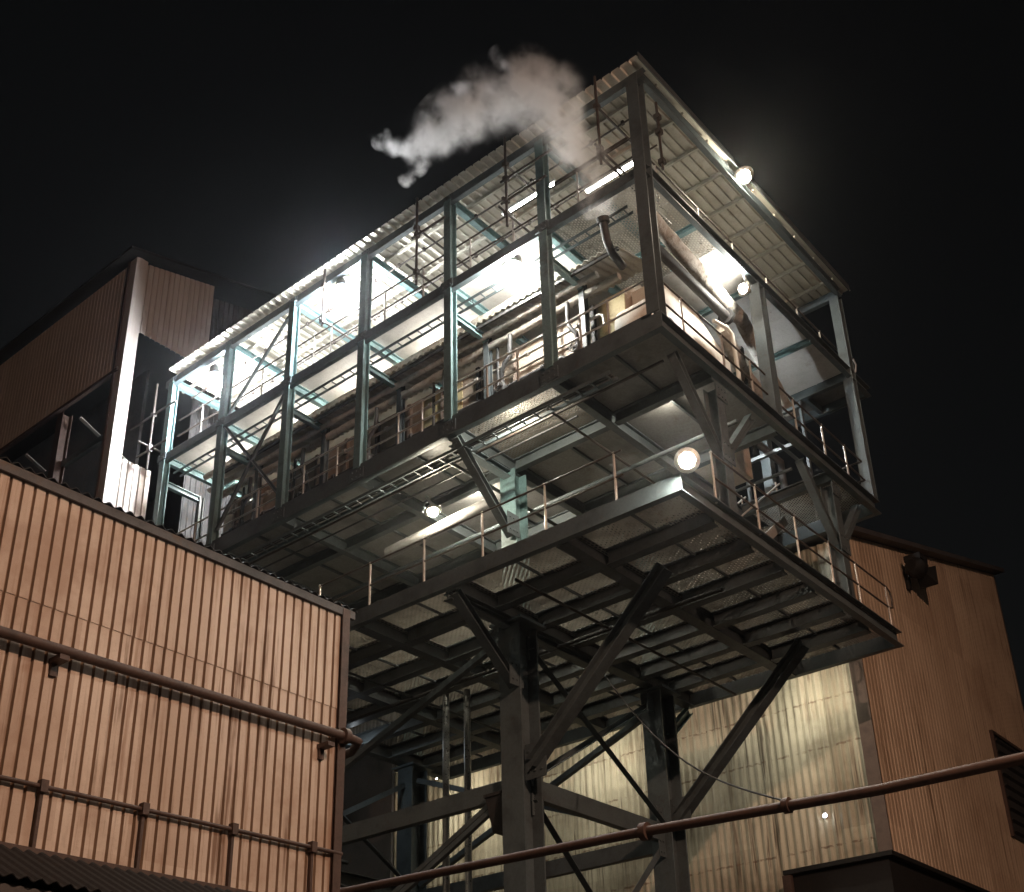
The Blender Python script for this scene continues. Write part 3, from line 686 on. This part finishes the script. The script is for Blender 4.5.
MB().corr((-.72, BY + .02, 0), (1, 0, 0), (0, 0, 1), (0, -1, 0), .9, 19.35, .178, .04).build('wall', 'white_cladding', tb)
m = MB(); a = V((BX - .4, 0, 25.75)); b = V((12, 0, 25.75 + sl * 13.5))
m.add([(a.x, BY - .35, a.z), (b.x, BY - .35, b.z), (b.x, 38, b.z), (a.x, 38, a.z), (a.x, BY - .35, a.z + .1), (b.x, BY - .35, b.z + .1), (b.x, 38, b.z + .1), (a.x, 38, a.z + .1)],
      [(0, 3, 2, 1), (4, 5, 6, 7), (0, 1, 5, 4), (1, 2, 6, 5), (2, 3, 7, 6), (3, 0, 4, 7)]).build('roof', 'tar_sheet', tb)
MB().box((10, BY + .6, 0), (10.1, 38, 29.2)).build('wall', 'dark_sheet', tb); MB().box((BX, 37.9, 0), (10, 38, 25.7)).build('wall', 'dark_sheet', tb)
MB().box((2.2, BY + 4.2, 0), (2.3, 38, 25.9)).build('inner_wall', 'dark_sheet', tb)
for y in (19, 24, 30): MB().ibeam((BX + .2, y, 0), (BX + .2, y, 22.0), .3, .3, (1, 0, 0)).build('column', 'rust', tb)
for z in (17.2, 18.4, 20.4):
    MB().channel((BX + .35, BY + .4, z), (BX + .35, 37.5, z), .12, .2).build('girt', 'grey_steel', tb)
for y in (18.2, 21.): 
    MB().angle((BX + .25, y, 21.6), (BX + 2.6, y, 20.6), .12).build('brace', 'galvanised', tb); MB().angle((BX + .25, y + .1, 19.3), (BX + 2.6, y + .1, 18.2), .12).build('brace', 'galvanised', tb)

# ------------------------------------------------------------------ right hall
rh = thing('gabled_hall', (14, 6, 0), 'large corrugated hall behind the tower with yellow-lit side and brown gable', 'hall')
HX, HY = 10.3, 1.55
MB().corr((HX, HY + .25, 0), (0, 1, 0), (0, 0, 1), (-1, 0, 0), 26, 16.05, .2, .05, sine=True).build('wall', 'hall_cladding', rh)
ze = 16.12; gw = 12.1
MB().corr((HX + .25, HY, 0), (1, 0, 0), (0, 0, 1), (0, -1, 0), gw - .25, lambda a: ze + .06 + sl * (a + .25), .2, .02).build('gable_wall', 'gable_cladding', rh)
MB().ibeam((HX + .0, HY + .1, 0), (HX + .0, HY + .1, 15.95), .30, .30, (1, .5, 0), .03, .03).build('corner_post', 'rail_brown', rh)
MB().box((HX + gw, HY - .02, 0), (HX + gw + .1, 28, ze + sl * gw)).build('wall', 'dark_sheet', rh)
m = MB(); a = V((HX - .35, 0, ze - .02)); b = V((HX + gw + .3, 0, ze - .02 + sl * (gw + .65)))
m.add([(a.x, HY - .3, a.z), (b.x, HY - .3, b.z), (b.x, 28, b.z), (a.x, 28, a.z), (a.x, HY - .3, a.z + .14), (b.x, HY - .3, b.z + .14), (b.x, 28, b.z + .14), (a.x, 28, a.z + .14)],
      [(0, 3, 2, 1), (4, 5, 6, 7), (0, 1, 5, 4), (1, 2, 6, 5), (2, 3, 7, 6), (3, 0, 4, 7)]).build('roof', 'dark_sheet', rh)
MB().box((18.7, HY - .06, 10.2), (22.2, HY - .04, 13.15)).build('louvre_opening', 'black_pipe', rh)
ll = MB()
for k in range(9): ll.bar((18.8, HY - .1, 10.35 + k * .33), (22.1, HY - .1, 10.35 + k * .33), .1, .02, (0, .6, 1))
ll.build('louvre_blades', 'black_pipe', rh)
MB().box((18.6, HY - .12, 13.15), (22.3, HY - .03, 13.24)).build('louvre_frame', 'rust', rh)
MB().box((18.62, HY - .12, 10.2), (18.7, HY - .03, 13.15)).build('louvre_frame', 'rust', rh)
an = thing('annex', (12, 1.4, 0), 'low black annex with a flat roof at the foot of the hall corner', 'annex')
MB().box((9.72, 1.36, 0), (18, 1.46, 8.02)).box((9.72, 1.46, 0), (9.84, 3.7, 8.02)).build('wall', 'tar_sheet', an)
MB().box((9.6, 1.22, 8.02), (18.2, 1.47, 8.12)).box((9.6, 1.47, 8.02), (10.2, 3.8, 8.12)).build('roof', 'tar_sheet', an)
MB().box((9.58, 3.62, 0), (9.7, 3.82, 8.0)).build('corner_trim', 'rust', an)
# unlit twin fixture high on the gable
wf = thing('gable_fixture', (14.30, 1.28, 16.50), 'dark unlit twin floodlight with flared hood high on the brown gable', 'floodlight')
MB().box((14.18, HY - .14, 16.05), (14.34, HY - .05, 16.50)).build('bracket', 'tar_sheet', wf)
MB().tube([(14.15, HY - .12, 16.35), (14.25, 1.10, 16.42), (14.30, 0.93, 16.50)], .03, 8).build('bracket_arm', 'tar_sheet', wf)
m = MB().tube([(13.82, 1.16, 16.52), (13.92, 1.13, 16.52), (14.22, 1.08, 16.52), (14.30, 1.06, 16.50)], [.18, .27, .27, .2], 14); m.box((13.86, 0.88, 16.68), (14.36, 1.33, 16.85)); m.build('housing', 'tar_sheet', wf)
MB().add([(14.32, 0.98, 16.42), (14.32, 1.24, 16.42), (14.32, 1.24, 16.56), (14.32, 0.98, 16.56), (14.72, 0.83, 16.18), (14.72, 1.33, 16.18), (14.78, 1.33, 16.76), (14.78, 0.83, 16.76)],
         [(0, 1, 2, 3), (7, 6, 5, 4), (0, 4, 5, 1), (1, 5, 6, 2), (2, 6, 7, 3), (3, 7, 4, 0)]).build('hood', 'tar_sheet', wf)

# ------------------------------------------------------------------ long bare pipe across the front, its stay cable
lp = thing('long_pipe', (-2, 0, 5.9), 'long bare rusty pipe crossing the foreground from the shed to the right edge', 'pipe')
MB().tube([(-2.0, -9, 5.76), (-2, -3.5, 5.8), (-2, 0, 5.96), (-2, 5.35, 6.1), (-2.05, 5.6, 6.1), (-2.1, 9, 6.1)], .066, 14).build('pipe_run', 'rust', lp)
MB().tube([(-2, -.3, 5.945), (-2, -.2, 5.95)], .12, 14).build('flange', 'rust', lp)
MB().tube([(-2, -2.36, 5.86), (-2, -2.28, 5.862)], .1, 12).build('clamp', 'rust', lp)
for y in (-7.5, 7.5): MB().ibeam((-2, y, 0), (-2, y, 5.65), .16, .16, (1, 0, 0)).build('support_post', 'rust', lp)
cpts = [lerp((3.2, 3.9, 11.0), (-2.0, -2.31, 5.92), t) - V((0, 0, .55 * math.sin(PI * t))) for t in [i / 16 for i in range(17)]]
tag(MB().tube(cpts, .014, 6).build('stay_cable', 'black_pipe'), 'thin black cable sloping down from the tower to the long bare pipe', 'cable')

# ------------------------------------------------------------------ things under the deck, left
pipe('downpipe', [(3.64, 8.5, 0), (3.64, 8.5, 11.9)], .075, 'silver_pipe', 'left one of the two shiny upright pipes under the lower deck', group='silver upright pipes', n=14)
pipe('downpipe', [(3.74, 7.96, 0), (3.74, 7.96, 11.9)], .075, 'silver_pipe', 'right one of the two shiny upright pipes under the lower deck', group='silver upright pipes', n=14)
ld = thing('caged_ladder', (4.6, 15.2, 0), 'caged steel ladder in the dark gap between the shed and the tower leg', 'ladder')
for x in (4.35, 4.85): MB().bar((x, 15.0, 0), (x, 15.0, 12.4), .06, .03, (1, 0, 0)).build('stringer', 'grey_steel', ld)
for k in range(30): MB().tube([(4.35, 15, .4 + k * .4), (4.85, 15, .4 + k * .4)], .016, 6).build('rung', 'grey_steel', ld)
for k in range(11):
    z = 3 + k * .85; MB().tube([(4.6 - .42 * math.cos(a), 15 - .75 * math.sin(a), z) for a in [PI * i / 12 for i in range(13)]], .02, 6).build('hoop', 'grey_steel', ld)
for a in (.5, 1.57, 2.64): MB().bar((4.6 - .43 * math.cos(a), 15 - .76 * math.sin(a), 3), (4.6 - .43 * math.cos(a), 15 - .76 * math.sin(a), 11.5), .04, .01, (1, 0, 0)).build('cage_strap', 'grey_steel', ld)
pr = thing('pipe_rack', (3.5, 13.6, 0), 'tangle of dark pipes and brackets left of the back tower leg', 'pipe rack')
for z in (7.6, 8.1, 8.9, 9.4, 10.1): MB().tube([(.2, 14.2, z), (5.8, 13.9, z + .05)], .05, 8).build('pipe_run', 'black_pipe', pr)
for x in (.6, 2.6, 5.4): MB().angle((x, 14.3, 0), (x, 14.3, 11.9), .14).build('upright', 'deck_steel', pr)
for k, x in enumerate((1.2, 3.3, 5.0)): MB().tube([(x + .5 * math.cos(a), 13.85, 9.0 + .5 * math.sin(a)) for a in [2 * PI * i / 18 for i in range(19)]], .05, 8, cap=False).build('hose_loop', 'black_pipe', pr)
MB().angle((.4, 14.1, 7.4), (5.2, 14.1, 11.2), .12).build('brace', 'deck_steel', pr)
bx = thing('cable_box', (2.2, 5.6, 8), 'dark tapered box fixed behind the front tower leg at tie level', 'box')
MB().add([(1.75, 5.35, 8.5), (2.6, 5.35, 8.5), (2.6, 5.75, 8.5), (1.75, 5.75, 8.5), (1.9, 5.4, 7.85), (2.5, 5.4, 7.85), (2.5, 5.7, 7.85), (1.9, 5.7, 7.85)],
         [(0, 1, 2, 3), (7, 6, 5, 4), (0, 4, 5, 1), (1, 5, 6, 2), (2, 6, 7, 3), (3, 7, 4, 0)]).build('body', 'black_pipe', bx)
MB().box((1.72, 5.33, 8.5), (2.63, 5.77, 8.56)).build('lid', 'black_pipe', bx)

# ------------------------------------------------------------------ steam plume
vp = thing('vent_pipe', (.3, 1.15, 18.2), 'short dark vent pipe under the middle floor from which the steam blows', 'vent')
MB().tube([(1.0, 1.25, 18.3), (.55, 1.2, 18.35), (.36, 1.17, 18.5), (.22, 1.14, 18.95)], .085, 12).build('pipe_run', 'black_pipe', vp)
MB().tube([(.25, 1.145, 18.86), (.215, 1.14, 18.96)], .13, 14).build('flange', 'black_pipe', vp)
def steam():
    path = [((.15, 1.13, 19.15), .42), ((-.15, 1.09, 19.52), .56), ((-.5, 1.09, 19.92), .70), ((-.9, 1.2, 20.48), .80), ((-1.2, 1.35, 21.21), 1.0), ((-1.4, 1.81, 21.61), 1.02),
            ((-1.6, 2.44, 21.57), .98), ((-1.7, 3.16, 21.51), .88), ((-1.75, 3.82, 21.5), .72), ((-1.8, 4.35, 21.55), .55), ((-1.86, 4.85, 21.85), .42), ((-1.9, 5.25, 22.25), .28)]
    path2 = [((-1.78, 4.3, 21.0), .32), ((-1.82, 4.55, 20.75), .24), ((-1.6, 3.2, 22.4), .4), ((-1.5, 2.2, 22.7), .34)]
    t = NT('steam_vapour')
    warp = t.n('ShaderNodeTexNoise'); t.l(t.pos, warp.inputs['Vector']); warp.inputs['Scale'].default_value = 1.25; warp.inputs['Detail'].default_value = 5
    off = t.n('ShaderNodeVectorMath', operation='MULTIPLY_ADD'); t.l(warp.outputs['Color'], off.inputs[0]); off.inputs[1].default_value = (1.05, 1.05, 1.05); off.inputs[2].default_value = (-.525, -.525, -.525)
    pp = t.n('ShaderNodeVectorMath', operation='ADD'); t.l(t.pos, pp.inputs[0]); t.l(off.outputs[0], pp.inputs[1])
    val = None
    pts = []
    for i in range(len(path) - 1):
        for k in range(2):
            f = k / 2; pts.append((lerp(path[i][0], path[i + 1][0], f), path[i][1] * (1 - f) + path[i + 1][1] * f))
    pts.append((V(path[-1][0]), path[-1][1])); pts += [(V(p), r) for p, r in path2]
    pts = [(p, r * .86) for p, r in pts]
    for p, r in pts:
        d = t.n('ShaderNodeVectorMath', operation='DISTANCE'); t.l(pp.outputs[0], d.inputs[0]); d.inputs[1].default_value = p
        q = t.math('MULTIPLY_ADD', d.outputs['Value'], -1 / r, 1.)
        val = q if val is None else t.math('MAXIMUM', val, q)
    shape = t.ramp(val, .0, .95)
    n = t.noise(t.pos, 2.6, 6, .62, .3)
    dens = t.math('MULTIPLY', t.math('MULTIPLY', t.math('POWER', shape, 1.5), t.ramp(n, .33, .66)), 7.5)
    vs = t.n('ShaderNodeVolumePrincipled'); vs.inputs['Color'].default_value = (.99, .99, .99, 1); vs.inputs['Anisotropy'].default_value = .0
    t.l(dens, vs.inputs['Density']); t.l(vs.outputs[0], t.out.inputs['Volume'])
    m = MB()
    for p, r in pts: m.dome(p, (0, 0, 1), r * 1.1, 16, 5).dome(p, (0, 0, -1), r * 1.1, 16, 5)
    o = m.build('steam_plume', t.m)
    rm = o.modifiers.new('skin', 'REMESH'); rm.mode = 'VOXEL'; rm.voxel_size = .09
    o['kind'] = 'stuff'; o['label'] = 'white steam plume blowing left over the tower roof'; o['category'] = 'steam'
steam()

# ------------------------------------------------------------------ mast lamp that throws the orange light over the yard
ml = thing('lamp_mast', (-9, -16, 0), 'tall yard lamp mast with an orange sodium lamp head', 'lamp mast')
MB().tube([(-9, -16, 0), (-9, -16, 9), (-9, -16, 18.1)], [.14, .11, .07], 12).build('pole', 'galvanised', ml)
MB().box((-9.25, -16.15, 17.95), (-8.75, -15.35, 18.1)).build('lamp_head', 'lamp_grey', ml)
MB().dome((-9, -15.6, 17.94), (0, .35, -1), .24, 12, 3, .8).build('lens', emit('sodium_glow', (1., .62, .43), 8600 / (PI * 2 * PI * .24 ** 2 * .9)), ml)

# ------------------------------------------------------------------ thin night haze, added for the glare round the lamps
HZ = .00022
if HZ:
    t = NT('glare_haze'); vs = t.n('ShaderNodeVolumePrincipled'); vs.inputs['Color'].default_value = (.9, .9, .95, 1)
    vs.inputs['Density'].default_value = HZ; vs.inputs['Anisotropy'].default_value = .95
    t.l(vs.outputs[0], t.out.inputs['Volume'])
    h = MB().box((-45, -45, -1), (60, 60, 33)).build('haze', t.m); h['kind'] = 'stuff'

# ------------------------------------------------------------------ camera
cam = bpy.data.cameras.new('camera'); co = bpy.data.objects.new('camera', cam); COL.objects.link(co); S.camera = co
yaw, pitch, roll = map(math.radians, (50.70056, 26.22470, -1.57737))
fwd = V((math.sin(yaw) * math.cos(pitch), math.cos(yaw) * math.cos(pitch), math.sin(pitch)))
right = V((math.cos(yaw), -math.sin(yaw), 0)); up = right.cross(fwd)
r2 = right * math.cos(roll) + up * math.sin(roll); u2 = -right * math.sin(roll) + up * math.cos(roll)
from mathutils import Matrix
co.matrix_world = Matrix(((r2.x, u2.x, -fwd.x, -15.2556), (r2.y, u2.y, -fwd.y, -8.9592), (r2.z, u2.z, -fwd.z, 1.6420), (0, 0, 0, 1)))
cam.sensor_fit = 'HORIZONTAL'; cam.sensor_width = 36; cam.lens = 36 * 1226.314 / 1024
cam.shift_x = 0; cam.shift_y = (597.658 - 446) / 1024
cam.clip_end = 2000; cam.clip_start = .1

# ------------------------------------------------------------------ night sky
w = bpy.data.worlds.new('World'); S.world = w; w.use_nodes = True
nt = w.node_tree; nt.nodes.clear()
o = nt.nodes.new('ShaderNodeOutputWorld'); b = nt.nodes.new('ShaderNodeBackground'); sky = nt.nodes.new('ShaderNodeTexSky')
sky.sky_type = 'NISHITA'; sky.sun_disc = False; sky.sun_elevation = math.radians(4); sky.sun_rotation = math.radians(200)
hsv = nt.nodes.new('ShaderNodeHueSaturation'); hsv.inputs['Saturation'].default_value = .25
nt.links.new(sky.outputs[0], hsv.inputs['Color']); nt.links.new(hsv.outputs[0], b.inputs[0]); nt.links.new(b.outputs[0], o.inputs[0])
b.inputs[1].default_value = .003  # night

S.render.engine = 'CYCLES'
S.cycles.use_denoising = True
S.cycles.max_bounces = 6; S.cycles.diffuse_bounces = 4; S.cycles.transparent_max_bounces = 24; S.cycles.volume_bounces = 3
S.cycles.sample_clamp_indirect = 6
S.cycles.volume_step_rate = 1.0
S.view_settings.view_transform = 'Standard'; S.view_settings.look = 'None'
S.view_settings.exposure = 0; S.view_settings.gamma = 1
